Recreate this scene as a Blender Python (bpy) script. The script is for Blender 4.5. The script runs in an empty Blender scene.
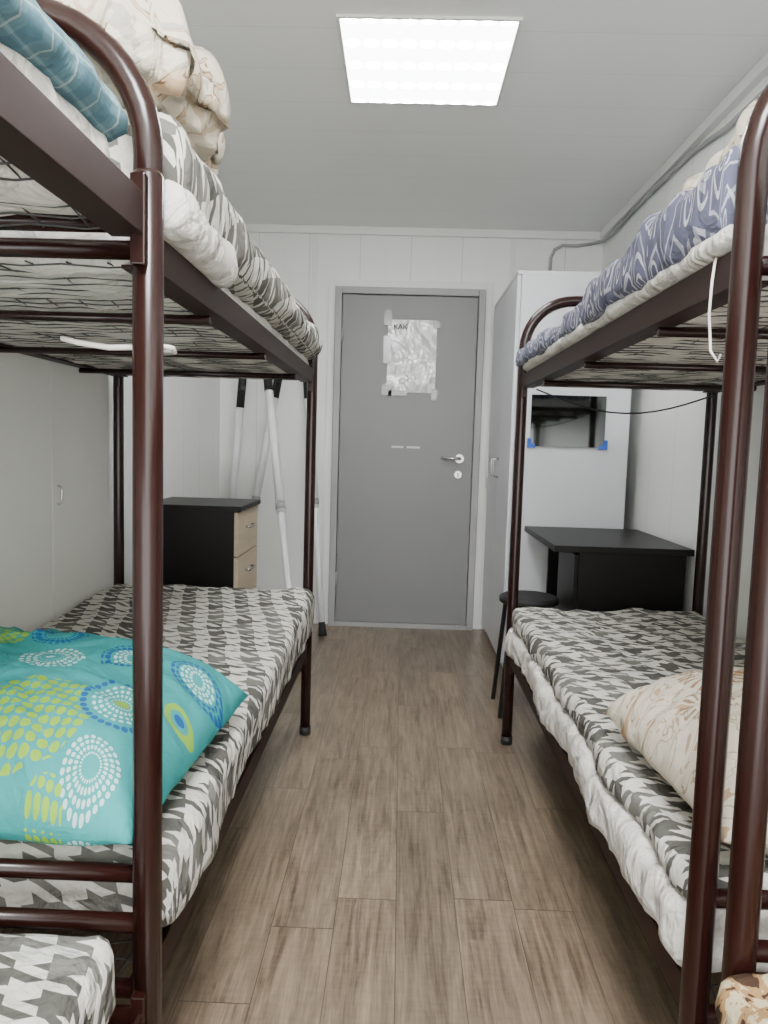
import bpy, math, random
from mathutils import Vector, Matrix, noise

random.seed(4)
# ------------------------------------------------------------ expression -> nodes
class X:
    def __init__(s, nt, v): s.nt=nt; s.v=v
    def m(s, op, *a):
        n=s.nt.nodes.new('ShaderNodeMath'); n.operation=op
        for i,q in enumerate((s,)+a):
            q=q.v if isinstance(q,X) else q
            if isinstance(q,(int,float)): n.inputs[i].default_value=q
            else: s.nt.links.new(q,n.inputs[i])
        return X(s.nt,n.outputs[0])
    def __add__(s,o): return s.m('ADD',o)
    __radd__=__add__
    def __sub__(s,o): return s.m('SUBTRACT',o)
    def __rsub__(s,o): return (s*-1.0)+o
    def __mul__(s,o): return s.m('MULTIPLY',o)
    __rmul__=__mul__
    def __truediv__(s,o): return s.m('DIVIDE',o)
    def floor(s): return s.m('FLOOR')
    def fr(s): return s.m('FRACT')
    def lt(s,o): return s.m('LESS_THAN',o)
    def gt(s,o): return s.m('GREATER_THAN',o)
    def abs(s): return s.m('ABSOLUTE')
    def sin(s): return s.m('SINE')
    def sqrt(s): return s.m('SQRT')
    def mx(s,o): return s.m('MAXIMUM',o)
    def mn(s,o): return s.m('MINIMUM',o)
    def at2(s,o): return s.m('ARCTAN2',o)

class Mat:
    def __init__(s,name,rough=.6,metal=0,spec=.5):
        s.m=bpy.data.materials.new(name); s.m.use_nodes=True
        s.nt=s.m.node_tree; s.b=s.nt.nodes['Principled BSDF']
        s.b.inputs['Roughness'].default_value=rough; s.b.inputs['Metallic'].default_value=metal
        s.b.inputs['Specular IOR Level'].default_value=spec
        s.h=None
    def node(s,t): return s.nt.nodes.new(t)
    def link(s,a,b): s.nt.links.new(a,b)
    def coord(s,kind='Object'):
        n=s.node('ShaderNodeTexCoord'); sp=s.node('ShaderNodeSeparateXYZ'); s.link(n.outputs[kind],sp.inputs[0])
        return [X(s.nt,sp.outputs[i]) for i in range(3)]
    def vec(s,*a):
        n=s.node('ShaderNodeCombineXYZ')
        for i,q in enumerate(a):
            q=q.v if isinstance(q,X) else q
            if isinstance(q,(int,float)): n.inputs[i].default_value=q
            else: s.link(q,n.inputs[i])
        return n.outputs[0]
    def noise(s,v,scale,detail=3,dist=0,rough=.5):
        n=s.node('ShaderNodeTexNoise'); n.inputs['Scale'].default_value=scale; n.inputs['Detail'].default_value=detail
        n.inputs['Distortion'].default_value=dist; n.inputs['Roughness'].default_value=rough
        s.link(v,n.inputs['Vector']); return X(s.nt,n.outputs['Fac'])
    def white(s,v):
        n=s.node('ShaderNodeTexWhiteNoise'); s.link(v,n.inputs['Vector']); return X(s.nt,n.outputs['Value'])
    def voro(s,v,scale,feature='F1',rand=1):
        n=s.node('ShaderNodeTexVoronoi'); n.feature=feature; n.inputs['Scale'].default_value=scale
        n.inputs['Randomness'].default_value=rand
        s.link(v,n.inputs['Vector']); return X(s.nt,n.outputs['Distance']), n
    def mix(s,f,a,b):
        n=s.node('ShaderNodeMix'); n.data_type='RGBA'
        f=f.v if isinstance(f,X) else f
        if isinstance(f,(int,float)): n.inputs[0].default_value=f
        else: s.link(f,n.inputs[0])
        for q,i in ((a,6),(b,7)):
            if isinstance(q,tuple): n.inputs[i].default_value=(q[0],q[1],q[2],1)
            else: s.link(q,n.inputs[i])
        return n.outputs[2]
    def col(s,c):
        if isinstance(c,tuple): s.b.inputs['Base Color'].default_value=(c[0],c[1],c[2],1)
        else: s.link(c,s.b.inputs['Base Color'])
        return s
    def bump(s,h,strength=.3,dist=.01):
        n=s.node('ShaderNodeBump'); n.inputs['Strength'].default_value=strength; n.inputs['Distance'].default_value=dist
        s.link(h.v,n.inputs['Height']); s.link(n.outputs[0],s.b.inputs['Normal']); return s

def simple(name,c,rough=.5,metal=0,spec=.5,var=.12,scale=12):
    M=Mat(name,rough,metal,spec); x,y,z=M.coord()
    n=M.noise(M.vec(x,y,z),scale)
    d=tuple(v*(1-var) for v in c); l=tuple(min(1,v*(1+var)) for v in c)
    M.col(M.mix(n,d,l)); return M.m

BROWN=simple('brown_paint',(.0150,.0038,.0028),.24,0,.38)
DARKB=simple('brown_paint_rail',(.020,.0078,.0056),.5,0,.18)
WIRE=simple('grey_wire',(.05,.05,.05),.4,.3)
BLACK=simple('black_rubber',(.008,.008,.008),.6)
BLKWOOD=simple('black_laminate',(.0045,.0033,.003),.42,0,.28)
ALU=simple('white_tube',(.84,.86,.86),.3,.0)
STEEL=simple('steel',(.55,.54,.52),.25,.9)
WHITEP=simple('white_plastic',(.72,.72,.70),.4,0,.4,.03)
CREAMC=simple('cord',(.7,.68,.62),.8)
BLUETAPE=simple('blue_tape',(.02,.10,.50),.4)
DOORG=Mat('door_grey',.42); x,y,z=DOORG.coord(); n=DOORG.noise(DOORG.vec(x,y,z),3); DOORG.col(DOORG.mix(n,(.188,.187,.185),(.202,.201,.199))); DOORG=DOORG.m
FRAMEG=simple('frame_grey',(.32,.32,.315),.4,0,.5,.05)
LAM=simple('wardrobe_white',(.62,.63,.655),.35,0,.4,.03,2)
CABW=simple('cabinet_white',(.85,.85,.81),.4,0,.4,.03,2)
CONDUIT=simple('conduit_grey',(.36,.36,.36),.5)
MIRROR=simple('mirror_glass',(.20,.21,.21),.05,1,.5,.01)

def lightwood():
    M=Mat('light_wood',.5); x,y,z=M.coord(); n=M.noise(M.vec(x*30,y*2,z*30),2,4)
    M.col(M.mix(n,(.42,.33,.22),(.62,.52,.38))); return M.m
LWOOD=lightwood()

def wallmat(name,axis,period,base,k=.55):
    M=Mat(name,.36,0,.4); c=M.coord(); a=c[axis]
    f=(a/period).fr()
    seam=f.lt(.014)
    f2=(a/(period)+.5).fr(); s2=f2.lt(.006)*.4
    s=seam.mx(s2)
    n=M.noise(M.vec(*c),1.5)
    dk=tuple(v*.55 for v in base)
    b0=M.mix(n,tuple(v*.97 for v in base),tuple(min(1,v*1.02) for v in base))
    M.col(M.mix(s*k,b0,dk)); M.bump(s*-1.0,.4,.003); return M.m
WB=(.87,.88,.85)
WALLY=wallmat('wall_panel_side',1,.30,WB)
WALLX=wallmat('wall_panel_end',0,.30,WB)
CEIL=wallmat('ceiling_panel',1,.25,(.86,.865,.85),.32)
TRIM=simple('trim_white',(.82,.82,.80),.4,0,.4,.02)

def floormat():
    M=Mat('floor_planks',.30,0,.5); x,y,z=M.coord(); w=.142; L=.92
    c=(x/w).floor(); yo=M.white(M.vec(c,3.3,1.0))*L
    yy=(y+yo)/L; r=yy.floor(); rnd=M.white(M.vec(c,r,7.0)); rn2=M.white(M.vec(r,c,2.0))
    g=M.noise(M.vec(x*1.0+rnd*7,y*.040,rnd*9),85,5,.3,.75)
    g2=M.noise(M.vec(x*1.0+rnd*3,y*.13,rnd*5),20,5,1.3,.65)
    g3=M.noise(M.vec(x*.25+rnd,y*1.0,rnd*2),90,2)
    g4=M.noise(M.vec(x*.8+rn2*4,y*.4,rnd*3),6,3)
    f=g*.80+g2*.66+g3*.13+g4*.30-.43
    f=(f-.27)*2.0
    f=f.mx(0.0).mn(1.0)
    base=M.mix(f,(.068,.046,.030),(.310,.242,.172))
    tint=M.mix(rnd,(.82,.81,.80),(1.10,1.08,1.05))
    mm=M.node('ShaderNodeMix'); mm.data_type='RGBA'; mm.blend_type='MULTIPLY'; mm.inputs[0].default_value=1
    M.link(base,mm.inputs[6]); M.link(tint,mm.inputs[7])
    s=(x/w).fr().lt(.015).mx(yy.fr().lt(.0032))
    M.col(M.mix(s*.7,mm.outputs[2],(.04,.028,.02))); M.bump(f*.3-s,.2,.002); return M.m
FLOOR=floormat()

def fabric(name,colfn,bump=.35,rough=.9):
    M=Mat(name,rough,0,.15); u,v,_=M.coord('UV'); M.col(colfn(M,u,v))
    x,y,z=M.coord()
    n=M.noise(M.vec(x,y,z),10,4,1.6); w=M.noise(M.vec(x,y,z),60,2)
    M.bump(n+w*.1,bump,.035); return M.m

def hound(M,u,v):
    n1=(M.noise(M.vec(u,v,0.0),4,1)-.5)*.04; n2=(M.noise(M.vec(u,v,5.0),4,1)-.5)*.04
    a=(u*.97+v*.25+n1)/.086; b=(v*.97-u*.25+n2)/.062
    A=a.fr().lt(.53); B=b.fr().lt(.50)
    sel=((a+b)*2.0).fr().lt(.5)
    ms=A*sel+B*(sel*-1.0+1.0)
    rn=M.white(M.vec(a.floor(),b.floor(),0.0))
    g=M.mix(rn.gt(.5),(.092,.091,.079),(.150,.147,.130))
    return M.mix(ms,(.58,.565,.51),g)
HOUND=fabric('geometric_sheet',hound,.7)

def floral(M,u,v):
    vec=M.vec(u,v,0.0)
    wd=M.noise(vec,7,2,1.5)
    d,_=M.voro(vec,8); r=d+wd*.35
    ring=((r*30).sin()).gt(.62)*d.lt(.45)
    leaf=M.noise(vec,12,2,2.6); lf=leaf.gt(.585); edge=((leaf-.585).abs()).lt(.012)
    lg=M.noise(M.vec(u,v,4.0),12,2,2.6).gt(.62)
    c=M.mix(ring*.55,(.57,.515,.415),(.34,.23,.13))
    c=M.mix(lf*.55,c,(.38,.24,.125)); c=M.mix(edge*.8,c,(.15,.08,.04))
    return M.mix(lg*.5,c,(.23,.23,.22))
FLORAL=fabric('cream_floral_cloth',floral,.4)
def floralp(M,u,v):
    c=(.60,.54,.44)
    vec=M.vec(u,v,0.0)
    leaf=M.noise(vec,9,2,2.4); edge=((leaf-.5).abs()).lt(.012)
    out=M.mix(edge*.7,c,(.28,.17,.085))
    out=M.mix(leaf.gt(.62)*.7,out,(.33,.175,.065))
    for (cx,cy,R,cc,n) in [(-.20,.10,.060,(.22,.10,.03),20),(-.12,-.03,.055,(.18,.13,.09),18),(-.16,-.15,.045,(.34,.16,.05),16),(-.26,.0,.045,(.22,.12,.05),16),(.2,.13,.06,(.30,.15,.05),18),(-.02,.15,.05,(.32,.15,.05),16)]:
        du=u-cx; dv=v-cy; r=(du*du+dv*dv).sqrt(); th=du.at2(dv)
        a=((th*(n/6.28318)).fr()-.5).abs()
        m=a.lt(.20)*r.lt(R)*r.gt(R*.5)
        m=m.mx(r.lt(R*.25))
        out=M.mix(m*.8,out,cc)
    return out
FLORALP=fabric('beige_pillow_cloth',floralp,.4)
def goldf(M,u,v):
    n=M.noise(M.vec(u,v,0.0),18,3,1.8)
    return M.mix(n.gt(.53),M.mix(n.gt(.46),(.44,.37,.24),(.28,.17,.075)),(.05,.028,.018))
GOLD=fabric('gold_brown_cloth',goldf)
def paisley(M,u,v):
    vec=M.vec(u,v,0.0); SC=16
    n=M.node('ShaderNodeTexVoronoi'); n.inputs['Scale'].default_value=SC; n.inputs['Randomness'].default_value=.8
    M.link(vec,n.inputs['Vector'])
    sp=M.node('ShaderNodeSeparateXYZ'); M.link(n.outputs['Position'],sp.inputs[0])
    du=u-X(M.nt,sp.outputs[0]); dv=v-X(M.nt,sp.outputs[1]); r=(du*du+dv*dv).sqrt(); th=du.at2(dv)
    rn=M.white(n.outputs['Position'])
    sgn=rn.gt(.5)*2.0-1.0
    s=(r/.0125+th*sgn*.15915).fr()
    line=s.lt(.26)*r.lt(.026)
    e,_=M.voro(vec,SC,'DISTANCE_TO_EDGE',.8); vine=((e-.10).abs()).lt(.020)
    m=line.mx(vine*.7)
    nn=M.noise(vec,2,1)
    base=M.mix(nn,(.085,.088,.135),(.115,.120,.175))
    return M.mix(m*.8,base,(.50,.50,.54))
PAIS=fabric('slate_paisley_cloth',paisley,.4)
def plaid(M,u,v):
    a=(u/.05).fr(); b=(v/.05).fr()
    c=M.mix(a.lt(.4)*.6,(.13,.23,.26),(.06,.125,.16)); c=M.mix(b.lt(.4)*.5,c,(.05,.11,.15))
    l=((u/.05+.3).fr().lt(.06)).mx((v/.05+.3).fr().lt(.06))
    return M.mix(l*.5,c,(.38,.43,.40))
PLAID=fabric('teal_plaid_cloth',plaid)
def quiltc(M,u,v):
    a=(u+v)/.09; b=(u-v)/.09
    s=(a.fr()-.5).abs().gt(.465).mx((b.fr()-.5).abs().gt(.465))
    n=M.noise(M.vec(u,v,0.0),10,2,1.5)
    c=M.mix(n.gt(.60)*.35,(.64,.615,.57),(.47,.42,.35))
    return M.mix(s*.3,c,(.40,.38,.35))
QUILT=fabric('pale_quilted_cloth',quiltc,.7)
def stripec(M,u,v):
    s=(u/.03).fr().lt(.35)
    return M.mix(s*.5,(.50,.49,.47),(.33,.33,.33))
TICK=fabric('mattress_ticking',stripec)
def turq(M,u,v):
    n=M.noise(M.vec(u,v,0.0),5,2); out=M.mix(n,(.032,.255,.260),(.048,.325,.320))
    W=(.48,.68,.65); Lm=(.25,.45,.03); B=(.012,.070,.28)
    def polar(cx,cy):
        du=u-cx; dv=v-cy; return (du*du+dv*dv).sqrt(), du.at2(dv)
    def burst(out,cx,cy,R,c,n,r0=.35,k=.22,t=.13):
        r,th=polar(cx,cy); a=(th*(n/6.28318)).fr()-.5; b=(r/(R*k)).fr()-.5
        return M.mix((a*a+b*b).lt(t)*r.lt(R)*r.gt(R*r0)*.85,out,c)
    def disc(out,cx,cy,R0,R,c):
        r,_=polar(cx,cy); return M.mix(r.lt(R)*r.gt(R0)*.9,out,c)
    def cluster(out,cx,cy,R,c,k=.019):
        r,_=polar(cx,cy); a=(u/k).fr()-.5; b=(v/k).fr()-.5
        return M.mix((a*a+b*b).lt(.17)*r.lt(R)*.95,out,c)
    out=cluster(out,.150,-.160,.092,Lm,.0185)
    out=disc(out,.262,-.090,0,.066,(.04,.30,.305))
    out=burst(out,.262,-.090,.066,B,30,.80,.2,.18)
    out=burst(out,.262,-.090,.048,W,22,.3,.2,.1)
    out=disc(out,.262,-.090,.0,.012,Lm)
    out=burst(out,.08,.015,.055,W,26,.35,.2); out=disc(out,.08,.015,0,.011,W)
    out=burst(out,.20,.075,.055,B,28,.7,.3,.2); out=burst(out,.20,.075,.034,W,18,.3,.25)
    out=burst(out,.03,.13,.05,B,26,.5,.3,.2)
    out=burst(out,.278,-.228,.045,W,26,.3,.2)
    out=cluster(out,.225,-.27,.028,Lm,.013)
    out=disc(out,.335,-.02,.016,.026,Lm); out=disc(out,.335,-.02,0,.009,B)
    out=burst(out,.315,.11,.050,B,22,.72,.28,.2); out=burst(out,.315,.11,.034,W,16,.3,.25)
    out=burst(out,-.08,.1,.06,Lm,20,.3,.25,.2); out=burst(out,-.1,-.08,.07,W,28,.3)
    out=burst(out,-.25,.05,.07,B,26,.5,.28,.2); out=cluster(out,-.24,-.17,.05,Lm)
    return out
TURQ=fabric('turquoise_pillow_cloth',turq,.3,.75)

# ------------------------------------------------------------ mesh helpers
def mk(name,verts,faces,mat,uvs=None,smooth=True,parent=None,kind=None,label=None,cat=None,group=None,edge_split=False):
    lo=[min(v[i] for v in verts) for i in range(3)]; hi=[max(v[i] for v in verts) for i in range(3)]
    c=Vector([(a+b)/2 for a,b in zip(lo,hi)])
    me=bpy.data.meshes.new(name); me.from_pydata([tuple(Vector(v)-c) for v in verts],[],faces); me.update()
    if uvs:
        l=me.uv_layers.new(name='UVMap')
        for lp in me.loops: l.data[lp.index].uv=uvs[lp.vertex_index]
    for p in me.polygons: p.use_smooth=smooth
    me.materials.append(mat)
    o=bpy.data.objects.new(name,me); bpy.context.scene.collection.objects.link(o)
    if parent:
        o.parent=parent; pl=parent.get('_w'); o.location=c-Vector(pl)
    else: o.location=c
    o['_w']=tuple(c)
    meta(o,kind,label,cat,group); return o
def meta(o,kind=None,label=None,cat=None,group=None):
    if kind: o['kind']=kind
    if label: o['label']=label
    if cat: o['category']=cat
    if group: o['group']=group
def empty(name,loc,label,cat,group=None):
    e=bpy.data.objects.new(name,None); e.empty_display_size=.1; e.location=loc
    bpy.context.scene.collection.objects.link(e); e['_w']=tuple(loc); meta(e,None,label,cat,group); return e

class G:
    def __init__(s): s.v=[]; s.f=[]
    def box(s,x0,x1,y0,y1,z0,z1,b=0.0):
        import bmesh
        bm=bmesh.new(); bmesh.ops.create_cube(bm,size=1)
        for v in bm.verts: v.co=Vector(((x0+x1)/2+v.co.x*(x1-x0),(y0+y1)/2+v.co.y*(y1-y0),(z0+z1)/2+v.co.z*(z1-z0)))
        if b>0: bmesh.ops.bevel(bm,geom=bm.edges[:],offset=b,segments=2,affect='EDGES',profile=.6)
        n=len(s.v); bm.verts.index_update()
        s.v+= [tuple(v.co) for v in bm.verts]; s.f+=[[n+v.index for v in f.verts] for f in bm.faces]; bm.free(); return s
    def tube(s,pts,r,n=14,cap=True):
        pts=[Vector(p) for p in pts]; rr=r if isinstance(r,(list,tuple)) else [r]*len(pts)
        base=len(s.v); t0=(pts[1]-pts[0]).normalized()
        up=Vector((0,0,1)) if abs(t0.z)<.9 else Vector((1,0,0)); a=t0.cross(up).normalized()
        for i,p in enumerate(pts):
            t=(pts[min(i+1,len(pts)-1)]-pts[max(i-1,0)]).normalized()
            a=(a-t*a.dot(t)).normalized(); b=t.cross(a)
            for k in range(n):
                an=2*math.pi*k/n; s.v.append(tuple(p+(a*math.cos(an)+b*math.sin(an))*rr[i]))
        for i in range(len(pts)-1):
            for k in range(n):
                q=base+i*n; s.f.append([q+k,q+(k+1)%n,q+n+(k+1)%n,q+n+k])
        if cap:
            s.f.append([base+k for k in range(n)][::-1]); e=base+(len(pts)-1)*n; s.f.append([e+k for k in range(n)])
        return s
    def out(s,name,mat,smooth=False,**k): return mk(name,s.v,s.f,mat,None,smooth,**k)

def box(name,*a,mat=None,b=.002,**k): return G().box(*a,b=b).out(name,mat,**k)
def smooth_tube(o):
    for p in o.data.polygons: p.use_smooth=len(p.vertices)==4
    return o

def soft(name,x0,x1,y0,y1,z0,z1,r,mat,amp=.012,freq=5,seed=0,res=.025,side=1,edge=0.0,quilt=0,sag=0,bulge=0,drape=0,fold=0,slope=0,rise=0,risef=0,under=0,**k):
    """rounded, lumpy cloth block; uv unfolds over the edges"""
    L=[x1-x0,y1-y0,z1-z0]; N=[max(4,int(l/res)) for l in L]
    idx={};V=[];UV=[];F=[]; lo=(x0,y0,z0); hi=(x1,y1,z1)
    cx,cy,cz=(x0+x1)/2,(y0+y1)/2,(z0+z1)/2
    def vert(i,j,q):
        key=(i,j,q)
        if key in idx: return idx[key]
        p=Vector((x0+L[0]*i/N[0],y0+L[1]*j/N[1],z0+L[2]*q/N[2]))
        c=Vector([min(max(p[t],lo[t]+r),hi[t]-r) for t in range(3)])
        d=p-c
        n=d.normalized() if d.length>1e-6 else Vector((0,0,1))
        P=c+n*r
        drop=(z1-P.z)
        u=P.x; v=P.y
        if i==0: u-=drop
        if i==N[0]: u+=drop
        if j==0: v-=drop
        if j==N[1]: v+=drop
        s=Vector((seed*3.1,seed*1.7,seed))
        nz=noise.noise(P*freq+s)+.5*noise.noise(P*freq*2.3+s)+.25*noise.noise(P*freq*5+s)
        rd=1-abs(noise.noise(Vector((P.x*freq*.7,P.y*freq*1.4,P.z*freq))+s*2))*2
        rd2=1-abs(noise.noise(Vector((P.x*freq*1.6+P.y*freq*1.1,P.y*freq*1.5-P.x*freq,P.z*2))+s*3))*2
        dsp=nz*amp+max(0,rd-.55)*amp*1.2+max(0,rd2-.6)*amp*1.4
        if quilt: dsp+=quilt*abs(math.sin((P.x+P.y-drop)*35)*math.sin((P.x-P.y+drop)*35))
        if n.z<-.5:
            dsp*=.1
            if under: dsp+=under*noise.noise(Vector((P.x*12,P.y*12,seed)))
        ed=max(0,((P.x-cx)*side/(L[0]/2)-.75)/.25)
        if fold and ed>0:
            wv=noise.noise(Vector((P.y*5,seed*2,P.z*6)))+.35*noise.noise(Vector((P.y*13,seed*2,P.z*14)))
            dsp+=fold*wv*ed
        P=P+n*dsp
        if slope: P.z-=slope*ed*ed*(1 if n.z>0 else .3)
        if drape and ed>0 and n.z<=.2:
            P.z-=drape*ed*(.6+.7*noise.noise(Vector((P.y*3,seed,0))))*min(1,(z1-P.z)/(L[2]*.5+1e-6))
        if bulge: 
            P.z+=bulge*max(0,noise.noise(Vector((P.x*2.2,P.y*2.2,seed))))*(1 if n.z>0 else 0)
        if rise and n.z>-.5:
            P.z+=rise*max(0,1-(P.y-y0)/(L[1]*.6))*(P.z-z0)/L[2]
        if risef: P.z+=risef*max(0,(P.y-y0)/L[1])**1.3*(P.z-z0)/L[2]
        if edge: 
            w=noise.noise(Vector((0,P.y*3.2,seed*2)))+.5*noise.noise(Vector((0,P.y*8,seed*2)))
            if (P.x-cx)*side>0: P.x+=side*edge*w*min(1,(P.x-cx)*side/(L[0]/2))
        if sag: P.z-=sag*math.sin(math.pi*min(1,max(0,(P.y-y0)/L[1])))*math.sin(math.pi*min(1,max(0,(P.x-x0)/L[0])))
        idx[key]=len(V); V.append(tuple(P)); UV.append((u,v)); return idx[key]
    for i in range(N[0]):
        for j in range(N[1]):
            F.append([vert(i,j,N[2]),vert(i+1,j,N[2]),vert(i+1,j+1,N[2]),vert(i,j+1,N[2])])
            F.append([vert(i,j,0),vert(i,j+1,0),vert(i+1,j+1,0),vert(i+1,j,0)])
    for i in range(N[0]):
        for q in range(N[2]):
            F.append([vert(i,0,q),vert(i+1,0,q),vert(i+1,0,q+1),vert(i,0,q+1)])
            F.append([vert(i,N[1],q),vert(i,N[1],q+1),vert(i+1,N[1],q+1),vert(i+1,N[1],q)])
    for j in range(N[1]):
        for q in range(N[2]):
            F.append([vert(0,j,q),vert(0,j,q+1),vert(0,j+1,q+1),vert(0,j+1,q)])
            F.append([vert(N[0],j,q),vert(N[0],j+1,q),vert(N[0],j+1,q+1),vert(N[0],j,q+1)])
    return mk(name,V,F,mat,UV,True,**k)

def pillow(name,cx,cy,cz,a,b,h,rot,mat,tiltx=0,tilty=0,seed=0,n=64,crease=1,**k):
    V=[];UV=[];F=[]
    R=Matrix.Rotation(math.radians(rot),3,'Z')@Matrix.Rotation(math.radians(tilty),3,'Y')@Matrix.Rotation(math.radians(tiltx),3,'X')
    C=Vector((cx,cy,cz)); w=n+1
    for s in (1,-1):
        for i in range(w):
            for j in range(w):
                u=-1+2*i/n; v=-1+2*j/n
                x=a*u*(1-.05*(1-v*v)*abs(u)); y=b*v*(1-.06*(1-u*u)*abs(v))
                q=(u*u)*(v*v); x*=1-.030*q; y*=1-.035*q
                e=max(0,(1-u**4))*max(0,(1-v**4))
                t=h*(e**.60)
                ang=math.atan2(v,u); rad=max(abs(u),abs(v))
                wr=.018*noise.noise(Vector((math.cos(ang)*9,math.sin(ang)*9,seed)))*rad*(e**.35)
                wr+=.010*noise.noise(Vector((u*3,v*3,seed+4)))*e+.004*noise.noise(Vector((u*8,v*8,seed)))*e
                rg=1-abs(noise.noise(Vector((u*2.2+v*1.5,v*3.5-u,seed+2))))*3
                rg2=1-abs(noise.noise(Vector((u*4.2-v*2.5,v*2.2+u*2,seed+7))))*4
                wr+=crease*(.008*max(0,rg)+.005*max(0,rg2))*e**.4
                z=(t*.68+wr) if s>0 else -(t*.32)
                z+=.010*noise.noise(Vector((u*4,v*4,seed+9)))*(1-e)
                V.append(tuple(C+R@Vector((x,y,z)))); UV.append((a*u,b*v))
    for i in range(n):
        for j in range(n):
            q=i*w+j; F.append([q,q+w,q+w+1,q+1]); q+=w*w; F.append([q,q+1,q+w+1,q+w])
    o=mk(name,V,F,mat,UV,True,**k)
    import bmesh
    bm=bmesh.new(); bm.from_mesh(o.data); bmesh.ops.remove_doubles(bm,verts=bm.verts,dist=.0005); bm.to_mesh(o.data); bm.free()
    return o

# ------------------------------------------------------------ room
XL,XR,YB,YF,H=-1.10,1.14,4.5,-1.3,2.37
S='structure'
box('floor',XL-.1,XR+.1,YF,YB+.1,-.08,0,mat=FLOOR,b=0,kind=S)
box('ceiling',XL-.1,XR+.1,YF,YB+.1,H,H+.08,mat=CEIL,b=0,kind=S)
box('wall_left',XL-.1,XL,YF,YB+.1,0,H,mat=WALLY,b=0,kind=S)
box('wall_right',XR,XR+.1,YF,YB+.1,0,H,mat=WALLY,b=0,kind=S)
box('wall_back',XL,XR,YB,YB+.1,0,H,mat=WALLX,b=0,kind=S)
box('trim_1',XL,XR,YB-.03,YB,H-.045,H,mat=TRIM,b=.004,kind=S)
box('trim_2',XR-.03,XR,YF,YB-.03,H-.045,H,mat=TRIM,b=.004,kind=S)
box('trim_3',XL,XL+.03,YF,YB-.03,H-.045,H,mat=TRIM,b=.004,kind=S)
box('baseboard_back',.52,XR,YB-.015,YB,0,.05,mat=TRIM,b=.002,kind=S)
box('baseboard_left',XL,XL+.015,YF,YB-.02,0,.05,mat=TRIM,b=.002,kind=S)
box('baseboard_right',XR-.015,XR,YF,YB-.02,0,.05,mat=TRIM,b=.002,kind=S)
box('trim_4',.60,.63,YB-.012,YB,0,H-.05,mat=TRIM,b=.003,kind=S)
box('trim_5',-.56,-.53,YB-.012,YB,0,H-.05,mat=TRIM,b=.003,kind=S)
box('trim_6',XL,-.465,YB-.015,YB,0,.05,mat=TRIM,b=.002,kind=S)

# door
dx0,dx1,dz=-.415,.465,2.02
d=G().box(dx0+.045,dx1-.045,YB-.05,YB-.005,.03,dz-.045,b=.003).out('door_1',DOORG,kind=S)
g=G().box(dx0,dx0+.04,YB-.06,YB,0,dz,b=.004).box(dx1-.04,dx1,YB-.06,YB,0,dz,b=.004).box(dx0+.04,dx1-.04,YB-.06,YB,dz-.04,dz,b=.004).box(dx0+.04,dx1-.04,YB-.06,YB,0,.028,b=.003)
g.out('door_frame',FRAMEG,parent=d)
g=G().box(dx0-.045,dx0-.002,YB-.02,YB,0,dz+.045,b=.003).box(dx1+.002,dx1+.045,YB-.02,YB,0,dz+.045,b=.003).box(dx0-.002,dx1+.002,YB-.02,YB,dz+.002,dz+.045,b=.003)
g.out('door_casing',TRIM,parent=d)
hx,hz=.345,1.035; yy=YB-.05
g=G().tube([(hx,yy,hz),(hx,yy-.008,hz)],.026,20).tube([(hx,yy-.008,hz),(hx,yy-.045,hz),(hx-.012,yy-.052,hz),(hx-.11,yy-.052,hz)],.010,12)
smooth_tube(g.out('door_handle',STEEL,parent=d,label='brushed steel lever handle'))
g=G().tube([(hx-.005,yy,hz-.095),(hx-.005,yy-.007,hz-.095)],.022,18).box(hx-.009,hx-.001,yy-.010,yy-.006,hz-.11,hz-.085)
smooth_tube(g.out('keyhole',STEEL,parent=d))
for a,b in ((.25,.33),(1.7,1.78)):
    smooth_tube(G().tube([(-.37,YB-.058,a),(-.37,YB-.058,b)],.008,8).out('hinge',FRAMEG,parent=d))

# paper in plastic sleeve taped on door
def plastic():
    M=Mat('plastic_sleeve',.14,0,.8); x,y,z=M.coord()
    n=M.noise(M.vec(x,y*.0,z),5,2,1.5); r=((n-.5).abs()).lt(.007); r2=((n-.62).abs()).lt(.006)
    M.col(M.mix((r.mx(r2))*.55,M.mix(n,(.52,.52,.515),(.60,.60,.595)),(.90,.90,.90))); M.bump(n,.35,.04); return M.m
PLA=plastic()
PAPER=simple('paper',(.60,.61,.60),.7,0,.3,.03)
V=[];F=[];nx,nz=30,44
px0,px1,pz0,pz1=-.100,.185,1.415,1.835
for i in range(nx+1):
    for j in range(nz+1):
        x=px0+(px1-px0)*i/nx; z=pz0+(pz1-pz0)*j/nz
        y=YB-.0545-.005*noise.noise(Vector((x*14,z*9,3)))-.002*noise.noise(Vector((x*35,z*30,1)))-.006
        V.append((x,y,z))
for i in range(nx):
    for j in range(nz):
        q=i*(nz+1)+j; F.append([q,q+1,q+nz+2,q+nz+1][::-1])
pap=mk('paper_notice',V,F,PLA,None,True,label='paper notice in crinkled plastic sleeve taped to grey door',cat='notice')
TAPE=Mat('clear_tape',.15,0,.7); TAPE.col((.245,.245,.245)); TAPE=TAPE.m
for (a0,a1,b0,b1) in [(-.125,-.08,1.80,1.885),(.165,.205,1.79,1.83),(-.13,-.07,1.395,1.46),(.165,.20,1.37,1.44),(-.125,-.085,1.58,1.74),(-.09,.02,1.395,1.425)]:
    box('tape',a0,a1,YB-.0675,YB-.050,b0,b1,mat=TAPE,b=0,parent=pap,label='clear sticky tape strip')
cu=bpy.data.curves.new('t','FONT'); cu.body='КАК'; cu.size=.040; cu.extrude=.0008; cu.offset=.0008
to=bpy.data.objects.new('t',cu); bpy.context.scene.collection.objects.link(to); to.rotation_euler=(math.pi/2,0,0)
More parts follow.
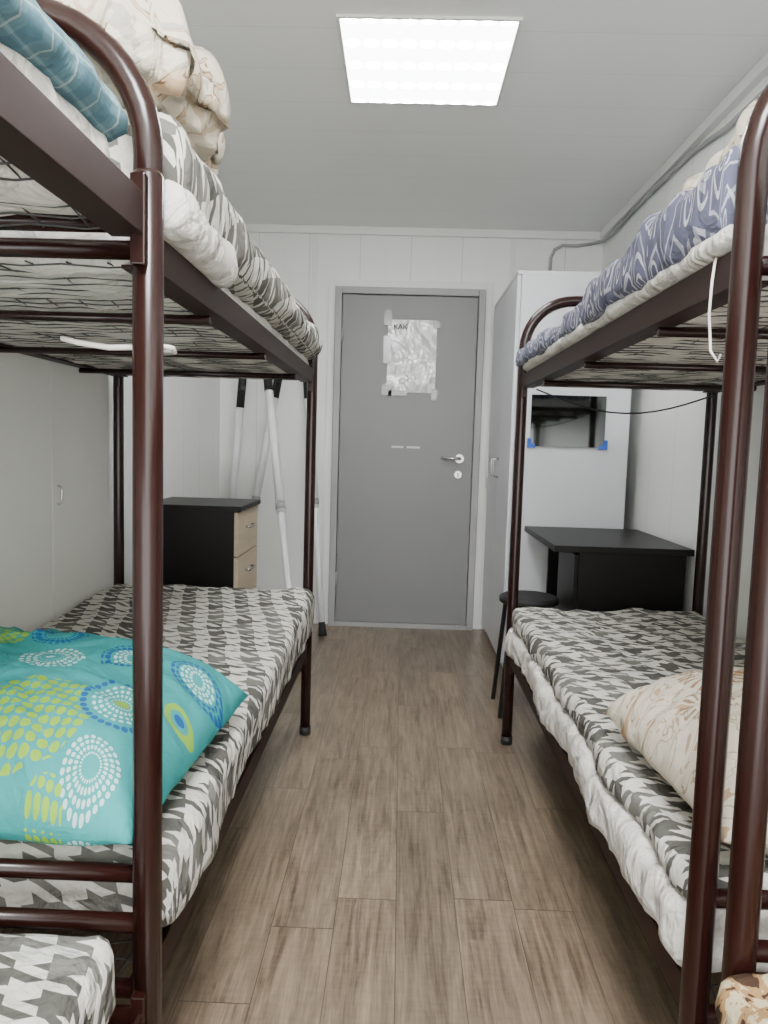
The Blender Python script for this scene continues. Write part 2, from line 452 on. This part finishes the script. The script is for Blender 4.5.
dg=bpy.context.evaluated_depsgraph_get(); me=bpy.data.meshes.new_from_object(to.evaluated_get(dg)); bpy.data.objects.remove(to)
tx=bpy.data.objects.new('printed_text',me); bpy.context.scene.collection.objects.link(tx); me.materials.append(BLACK)
tx.parent=pap; tx.rotation_euler=(math.pi/2,0,0); tx.location=Vector((-.070,YB-.0695,1.780))-Vector(pap['_w'])
for a,b in ((-.06,.01),(.03,.11)):
    box('tape_scrap',a,b,YB-.0525,YB-.0495,1.088,1.10,mat=PAPER,b=0,label='narrow white tape scrap stuck on grey door',cat='tape')
# switch
sw=box('light_switch',.515,.56,YB-.025,YB-.0,.86,.93,mat=WHITEP,b=.004,label='small white plastic light switch beside door',cat='light switch')
box('switch_button',.525,.55,YB-.031,YB-.024,.875,.915,mat=WHITEP,b=.002,parent=sw)

# ceiling lamp
lx0,lx1,ly0,ly1=-.225,.308,2.335,2.875
lamp=empty('ceiling_light',((lx0+lx1)/2,(ly0+ly1)/2,H-.01),'square recessed white LED ceiling panel light, switched on','ceiling light')
G().box(lx0-.010,lx1+.010,ly0-.010,ly0,H-.009,H-.0005).box(lx0-.010,lx1+.010,ly1,ly1+.010,H-.009,H-.0005).box(lx0-.010,lx0,ly0,ly1,H-.009,H-.0005).box(lx1,lx1+.010,ly0,ly1,H-.009,H-.0005).out('lamp_frame',WHITEP,parent=lamp)
LM=Mat('lit_diffuser'); x,y,z=LM.coord()
a=(x/.0592+.5).fr()-.5; b=(y/.135+.5).fr()-.5; dd=(a*a*1.0+b*b*5.2).sqrt()
st=(dd*-1.0+.5).mx(0.0); st=st*st*1500+11.5
LM.b.inputs['Emission Color'].default_value=(.97,.99,1,1); LM.link(st.v,LM.b.inputs['Emission Strength'])
LM.b.inputs['Base Color'].default_value=(.6,.6,.6,1)
box('diffuser',lx0,lx1,ly0,ly1,H-.008,H-.002,mat=LM.m,b=0,parent=lamp)

# conduit
pts=[(1.124,y,2.27+.010*math.sin(y*2.1)+(.03 if y>3 else 0)) for y in [-.5+.3*i for i in range(16)]]+[(1.124,4.25,2.30),(1.115,4.40,2.30),(1.06,4.47,2.30),(.98,4.482,2.29),(.90,4.482,2.29),(.855,4.482,2.265),(.835,4.482,2.22),(.83,4.482,2.0)]
smooth_tube(G().tube(pts,.0095,10).out('cable_conduit',CONDUIT,label='grey corrugated cable conduit running along white wall',cat='cable conduit'))

# ------------------------------------------------------------ bunk beds
RT=.0188
def angle(g,xi,s,y0,y1,z):
    a,b=sorted((xi-s*.004,xi+s*.002)); g.box(a,b,y0,y1,z,z+.048,b=.001)
    a,b=sorted((xi,xi+s*.040)); g.box(a,b,y0,y1,z,z+.005,b=.001)
def bed(xi,xo,y0,y1,dz,label,zc=.50,tp=1.63,straight=False):
    s=1 if xo>xi else -1
    e=empty('bunk_bed',((xi+xo)/2,(y0+y1)/2,0),label,'bunk bed','metal bunk beds along both walls')
    zu=1.32+dz; zl=.31
    for y in (y0,y1):
        top=tp+dz; R=.17
        if y==y1 and straight:
            g=G(); g.tube([(xi,y,.015),(xi,y,.8),(xi,y,zu+.075),(xi,y,zu+.080)],[RT,RT,RT,RT*.8],18).tube([(xo,y,.015),(xo,y,.8),(xo,y,zu+.075),(xo,y,zu+.080)],[RT,RT,RT,RT*.8],18)
        else:
            g=G(); pts=[(xi,y,.015)]+[(xi,y,z) for z in (.4,.8,1.2)]
            for k in range(11):
                t=math.pi/2*k/10; pts.append((xi+s*(R-R*math.cos(t)),y,top-R+R*math.sin(t)))
            pts2=[(xo-s*(R-R*math.cos(t)),y,top-R+R*math.sin(t)) for t in [math.pi/2*k/10 for k in range(10,-1,-1)]]+[(xo,y,z) for z in (1.2,.8,.4,.015)]
            g.tube(pts+pts2,RT,18)
        for z in (zl+.02,zc,zu+.02): g.tube([(xi,y,z),(xo,y,z)],.0125,12)
        smooth_tube(g.out('end_frame',BROWN,parent=e))
        for x in (xi,xo):
            smooth_tube(G().tube([(x,y,0),(x,y,.03)],.0215,14).out('foot_cap',BLACK,parent=e))
    for z in (zl,zu):
        for x,ss in ((xi,s),(xo,-s)):
            g=G(); angle(g,x,ss,y0+.012,y1-.012,z); g.out('side_rail',DARKB,parent=e)
            for y,t in ((y0,1),(y1,-1)):
                a,b=sorted((y+t*.012,y+t*.030)); c0,c1=sorted((x-ss*.006,x+ss*.012))
                G().box(c0,c1,a,b,z-.035,z+.070,b=.002).out('bracket',BROWN,parent=e)
        for t in (.2,.5,.8):
            y=y0+(y1-y0)*t
            smooth_tube(G().tube([(xi+s*.01,y,z-.010),(xo-s*.01,y,z-.010)],.0085,10).out('crossbar',BROWN,parent=e))
        g=G(); zz=z+.006
        ny=int((y1-y0-.06)/.040)
        for i in range(ny+1):
            y=y0+.03+(y1-y0-.06)*i/ny
            g.tube([(xi+s*.008+(xo-xi-s*.016)*k/12,y+(.008 if k%2 else -.008),zz) for k in range(13)],.0013,5,False)
        for i in range(1,13):
            x=xi+(xo-xi)*i/13
            n=int((y1-y0-.04)/.08)
            g.tube([(x+(.006 if k%2 else -.006),y0+.02+(y1-y0-.04)*k/n,zz+.002) for k in range(n+1)],.0013,5,False)
        g.out('spring_mesh',WIRE,smooth=True,parent=e,label='grey wire spring mesh base')
    return e
bed(-.333,-1.045,.975,2.74,0,'dark brown tubular steel bunk bed with turquoise pillow below')
bed(.428,1.105,.975,2.72,0,'dark brown tubular steel bunk bed with slate paisley duvet above')
bed(-.316,-1.045,-.88,.925,.02,'dark brown steel bunk bed with teal plaid bedding above',.462,straight=True)
bed(.432,1.105,-.93,.868,0,'dark brown steel bunk bed with gold patterned cloth below',tp=1.66)

gm='mattresses with grey geometric covers'; gq='pale quilted mattresses'
# left main, lower
soft('mattress',-1.05,-.306,1.00,2.71,.395,.512,.022,HOUND,.007,4.5,1,.016,1,.010,sag=.006,fold=.007,slope=.004,risef=.05,label='thin mattress in grey and white geometric sheet under turquoise pillow',cat='mattress',group=gm)
pillow('pillow',-.670,1.235,.585,.365,.275,.205,-5,TURQ,tilty=2,tiltx=3,seed=2,crease=.45,label='plump turquoise pillow with dotted lime and blue circles',cat='pillow')
# left main, upper
soft('mattress',-1.03,-.345,1.00,2.71,1.327,1.405,.018,QUILT,.006,4.5,3,.018,1,.006,quilt=.004,fold=.006,under=.008,label='pale quilted mattress on upper bunk under geometric duvet',cat='mattress',group=gq)
soft('blanket',-.70,-.298,.998,1.34,1.372,1.432,.028,QUILT,.012,6,61,.012,1,.012,fold=.018,drape=.02,label='white bedding folded and bunched over upper bunk rail',cat='blanket')
soft('duvet',-1.03,-.298,1.015,2.76,1.398,1.496,.046,HOUND,.008,4.5,7,.014,1,.008,bulge=.012,fold=.010,drape=.0,rise=.045,label='grey and white geometric duvet spread on upper bunk',cat='duvet')
soft('bedspread',-.95,-.330,1.00,1.45,1.545,1.71,.07,FLORAL,.034,6.0,5,.012,1,.03,fold=.03,slope=.05,label='bunched cream floral bedspread piled on upper bunk',cat='bedspread')
# right main, lower
soft('mattress',.413,1.10,1.01,2.70,.360,.450,.022,QUILT,.008,5.5,11,.014,-1,.012,quilt=.004,fold=.012,label='pale quilted mattress on lower bunk under geometric duvet',cat='mattress',group=gq)
soft('duvet',.425,1.10,1.02,2.71,.452,.505,.020,HOUND,.009,5,13,.015,-1,.022,fold=.008,risef=.02,label='grey and white geometric duvet under beige pillow',cat='duvet')
pillow('pillow',.785,1.27,.568,.35,.258,.200,4,FLORALP,tiltx=0,seed=7,crease=.6,label='plump cream pillow with brown sunburst and leaf print',cat='pillow')
# right main, upper
soft('mattress',.440,1.10,1.01,2.69,1.327,1.400,.018,QUILT,.006,4.5,17,.018,-1,.006,quilt=.004,fold=.005,under=.008,label='pale quilted mattress on upper bunk under paisley duvet',cat='mattress',group=gq)
soft('blanket',.412,.80,1.01,2.66,1.370,1.404,.016,QUILT,.005,6,71,.013,-1,.008,fold=.007,label='thin white sheet edge showing beneath paisley duvet',cat='bed sheet')
soft('duvet',.400,1.09,1.02,2.70,1.394,1.452,.028,PAIS,.009,4.5,19,.013,-1,.012,bulge=.012,fold=.012,slope=.0,drape=.02,rise=.055,label='lavender slate duvet with fine white scroll print',cat='duvet')
soft('blanket',.48,1.08,1.01,1.42,1.495,1.600,.045,FLORAL,.018,5,23,.014,-1,.02,fold=.02,label='cream floral blanket folded on paisley duvet',cat='blanket')
# left near
soft('mattress',-1.04,-.338,-.86,.885,.372,.480,.025,HOUND,.006,4,29,.02,1,.008,label='thin mattress in grey and white geometric sheet near brown bed end',cat='mattress',group=gm)
soft('mattress',-1.03,-.345,-.86,.880,1.347,1.44,.022,QUILT,.010,5,31,.02,1,.012,fold=.012,under=.008,label='pale quilted mattress on upper bunk under plaid blanket',cat='mattress',group=gq)
soft('blanket',-.75,-.322,-.1,.880,1.432,1.487,.026,PLAID,.010,5,53,.016,1,.012,fold=.014,slope=.015,label='teal plaid blanket folded along upper bunk edge',cat='blanket')
soft('blanket',-1.03,-.48,-.1,.86,1.50,1.60,.045,FLORAL,.022,5,57,.02,1,.02,fold=.02,label='cream floral blanket heaped above plaid bedding',cat='blanket')
# right near
soft('mattress',.45,1.10,-.9,.83,.360,.45,.030,TICK,.008,4,37,.03,-1,.01,label='grey striped mattress with gold cloth on its corner',cat='mattress')
soft('bedspread',.410,.85,.50,.838,.455,.492,.018,GOLD,.016,9,41,.010,-1,.016,fold=.02,drape=.03,slope=.015,label='gold and brown patterned bedspread crumpled on mattress corner',cat='bedspread')
soft('mattress',.45,1.10,-.9,.83,1.327,1.395,.022,QUILT,.010,4,43,.03,-1,.012,under=.004,label='pale quilted mattress on upper bunk by wall conduit',cat='mattress',group=gq)
soft('blanket',.440,1.09,.1,.838,1.390,1.480,.040,FLORAL,.012,6,47,.012,-1,.008,fold=.02,drape=.01,label='cream floral blanket lying at upper bunk edge',cat='blanket')

# ------------------------------------------------------------ wardrobe
wx0,wx1,wy0,wy1,wh=.515,1.07,3.56,4.44,1.93
w=empty('wardrobe',((wx0+wx1)/2,(wy0+wy1)/2,0),'tall white laminate wardrobe with mirror taped on its side','wardrobe')
g=G().box(wx0+.02,wx1,wy0,wy0+.018,.0,wh-.018,b=.001).box(wx0+.02,wx1,wy1-.018,wy1,.0,wh-.018,b=.001).box(wx1-.01,wx1,wy0+.018,wy1-.018,.0,wh-.018,b=0).box(wx0,wx1,wy0,wy1,wh-.018,wh,b=.001).box(wx0+.03,wx1-.01,wy0+.018,wy1-.018,.06,.078,b=0).box(wx0+.03,wx0+.045,wy0+.018,wy1-.018,0,.06,b=0)
g.out('body',LAM,parent=w)
ym=(wy0+wy1)/2
for a,b,hy in ((wy0+.002,ym-.002,ym-.05),(ym+.002,wy1-.002,ym+.05)):
    dd=box('door',wx0,wx0+.018,a,b,.06,wh-.022,mat=LAM,b=.002,parent=w)
    hg=G().tube([(wx0,hy,.95),(wx0-.022,hy,.955),(wx0-.028,hy,.97),(wx0-.028,hy,1.03),(wx0-.022,hy,1.045),(wx0,hy,1.05)],.005,8)
    smooth_tube(hg.out('handle',STEEL,parent=dd,label='steel bow handle'))
mr=box('mirror',.605,.955,wy0-.008,wy0-.001,1.118,1.36,mat=MIRROR,b=.001,label='rectangular frameless mirror taped to white wardrobe side',cat='mirror')
for a,b in ((.592,.63),(.93,.97)):
    G().box(a,b,wy0-.0105,wy0-.0005,1.11,1.13,b=0).box(a if a<.8 else b-.02,a+.02 if a<.8 else b,wy0-.0105,wy0-.0005,1.13,1.155,b=0).out('tape',BLUETAPE,parent=mr,label='blue adhesive tape')

# shallow wall cabinet doors beside left bed
wc=empty('wall_cabinet',(XL+.015,1.9,0),'shallow flush white wall cabinet with small steel handle','cabinet')
box('body',XL+.001,XL+.012,1.0,2.74,.10,2.0,mat=CABW,b=.001,parent=wc)
for a,b,hy in ((1.02,2.272,None),(2.275,2.72,2.31)):
    dd=box('door',XL+.012,XL+.026,a,b,.12,1.98,mat=CABW,b=.001,parent=wc)
    if hy:
        hg=G().tube([(XL+.026,hy,.885),(XL+.036,hy,.89),(XL+.039,hy,.90),(XL+.039,hy,.93),(XL+.036,hy,.94),(XL+.026,hy,.945)],.0035,8)
        smooth_tube(hg.out('handle',STEEL,parent=dd,label='small steel bow handle'))

# ------------------------------------------------------------ dresser (left)
ax0,ax1,ay0,ay1,ah=-1.075,-.665,3.06,3.48,.83
dr=empty('dresser',((ax0+ax1)/2,(ay0+ay1)/2,0),'black chest of drawers with light wood drawer fronts','dresser')
g=G().box(ax0,ax1-.02,ay0,ay0+.016,0,ah-.02,b=.001).box(ax0,ax1-.02,ay1-.016,ay1,0,ah-.02,b=.001).box(ax0,ax0+.01,ay0,ay1,0,ah-.02,b=0).box(ax0,ax1+.01,ay0-.006,ay1+.006,ah-.02,ah,b=.002).box(ax0,ax1-.03,ay0+.016,ay1-.016,.04,.06,b=0)
g.out('body',BLKWOOD,parent=dr)
for i in range(4):
    z0=.05+i*.190
    q=box('drawer',ax1-.02,ax1-.002,ay0+.003,ay1-.003,z0,z0+.184,mat=LWOOD,b=.002,parent=dr,label='light wood drawer front')
    hg=G().tube([(ax1-.002,3.21,z0+.11),(ax1+.018,3.215,z0+.11),(ax1+.018,3.325,z0+.11),(ax1-.002,3.33,z0+.11)],.005,8)
    smooth_tube(hg.out('handle',STEEL,parent=q,label='steel bar handle'))

# ------------------------------------------------------------ desk cabinet (right)
t=empty('side_table',(.88,3.17,0),'black laminate side table with overhanging top beside wardrobe','side table')
box('table_top',.595,1.125,2.83,3.53,.715,.74,mat=BLKWOOD,b=.002,parent=t)
g=G().box(.700,1.11,2.87,2.888,0,.715,b=.001).box(.700,1.11,3.46,3.478,0,.715,b=.001).box(1.09,1.11,2.888,3.46,.05,.715,b=0).box(.705,1.09,2.888,3.46,.08,.098,b=0).box(.705,1.09,2.888,3.46,.40,.418,b=0)
g.out('body',BLKWOOD,parent=t)
q=box('door',.684,.700,2.875,3.165,.09,.70,mat=BLKWOOD,b=.002,parent=t)

# stool
sx,sy=.555,3.10
st=empty('stool',(sx,sy,0),'small black round stool with slim metal legs','stool')
smooth_tube(G().tube([(sx,sy,.457),(sx,sy,.464),(sx,sy,.484),(sx,sy,.491)],[.112,.124,.124,.112],28).out('seat',BLACK,parent=st))
for i in range(4):
    an=math.pi/4+i*math.pi/2; c,s_=math.cos(an),math.sin(an)
    smooth_tube(G().tube([(sx+c*.08,sy+s_*.08,.458),(sx+c*.12,sy+s_*.12,.438),(sx+c*.165,sy+s_*.165,0)],.010,10).out('leg',BLACK,parent=st))

# crutches
def crutch(foot,top):
    A=Vector(foot); B=Vector(top); P=lambda t: tuple(A+(B-A)*t)
    e=empty('crutch',foot,'white metal crutch with black grip leaning on wall','crutch','white metal crutches')
    smooth_tube(G().tube([P(.03),P(.45)],.018,12).tube([P(.42),P(.80)],.023,12).out('pole',ALU,parent=e))
    smooth_tube(G().tube([P(0),P(.012),P(.045)],[.026,.024,.018],12).out('rubber_tip',BLACK,parent=e))
    smooth_tube(G().tube([P(.43),P(.45)],.0255,12).out('adjuster_collar',CONDUIT,parent=e))
    c=Vector(P(.84)); 
    g=G().tube([P(.78),P(1.0)],.024,12).tube([c,tuple(c+Vector((.03,-.10,.01)))],.015,12)
    smooth_tube(g.out('grip',BLACK,parent=e))
    b=Vector(P(1)); pts=[tuple(b+Vector((.045*math.cos(k*.5-.9)-.02,.045*math.sin(k*.5-.9),0))) for k in range(10)]
    smooth_tube(G().tube(pts,.008,8).out('cuff',BLACK,parent=e))
crutch((-1.03,4.30,0),(-.93,4.40,1.66))
crutch((-.47,3.50,0),(-.80,4.22,1.76))
crutch((-.42,4.20,0),(-.59,4.42,1.74))
crutch((-.95,4.20,0),(-.695,4.44,1.74))

# ------------------------------------------------------------ cords
smooth_tube(G().tube([(-.43,.94,1.222),(-.41,.938,1.217),(-.37,.940,1.212),(-.335,.945,1.214),(-.305,.947,1.216),(-.298,.965,1.216),(-.305,.997,1.215),(-.333,1.003,1.213)],.0036,8).out('white_cord',CREAMC,label='white cord tied around brown bed post',cat='cord'))
smooth_tube(G().tube([(.424,1.06,1.37),(.418,1.05,1.36),(.408,1.03,1.33),(.411,1.04,1.29),(.418,1.05,1.265),(.412,1.03,1.24),(.418,1.02,1.225),(.426,1.03,1.235)],.0018,8).out('string',CREAMC,label='thin white string hanging from upper bunk rail',cat='string'))
smooth_tube(G().tube([(.46+.62*i/12,2.62,1.31-.075*math.sin(math.pi*i/12)) for i in range(13)],.003,6).out('power_cable',BLACK,label='thin black cable slung beneath upper bunk',cat='cable'))

# ------------------------------------------------------------ lights, world, camera
wd=bpy.data.worlds.new('w'); bpy.context.scene.world=wd; wd.use_nodes=True
bg=wd.node_tree.nodes['Background']; bg.inputs[0].default_value=(.89,.90,.88,1); bg.inputs[1].default_value=8.6
L=bpy.data.lights.new('rear_ceiling_lamp','AREA'); L.shape='RECTANGLE'; L.size=.55; L.size_y=.55; L.energy=110; L.color=(.97,.98,1)
lo=bpy.data.objects.new('rear_ceiling_lamp',L); lo.location=(.04,-.1,H-.01); bpy.context.scene.collection.objects.link(lo)

for o in list(bpy.data.objects):
    if '_w' in o: del o['_w']
cam=bpy.data.cameras.new('camera'); co=bpy.data.objects.new('camera',cam); bpy.context.scene.collection.objects.link(co)
cam.sensor_fit='VERTICAL'; cam.sensor_height=36; cam.lens=36*745/1024; cam.clip_start=.02
a,p,r=math.radians(1.2),math.radians(5.1),math.radians(1.7)
F=Vector((-math.sin(a)*math.cos(p),math.cos(a)*math.cos(p),-math.sin(p))); R0=Vector((math.cos(a),math.sin(a),0)); U0=R0.cross(F)
R=R0*math.cos(r)+U0*math.sin(r); U=U0*math.cos(r)-R0*math.sin(r)
M=Matrix.Identity(4)
for i in range(3): M[i][0]=R[i]; M[i][1]=U[i]; M[i][2]=-F[i]
M[0][3],M[1][3],M[2][3]=0,0,1.10
co.matrix_world=M
bpy.context.scene.camera=co
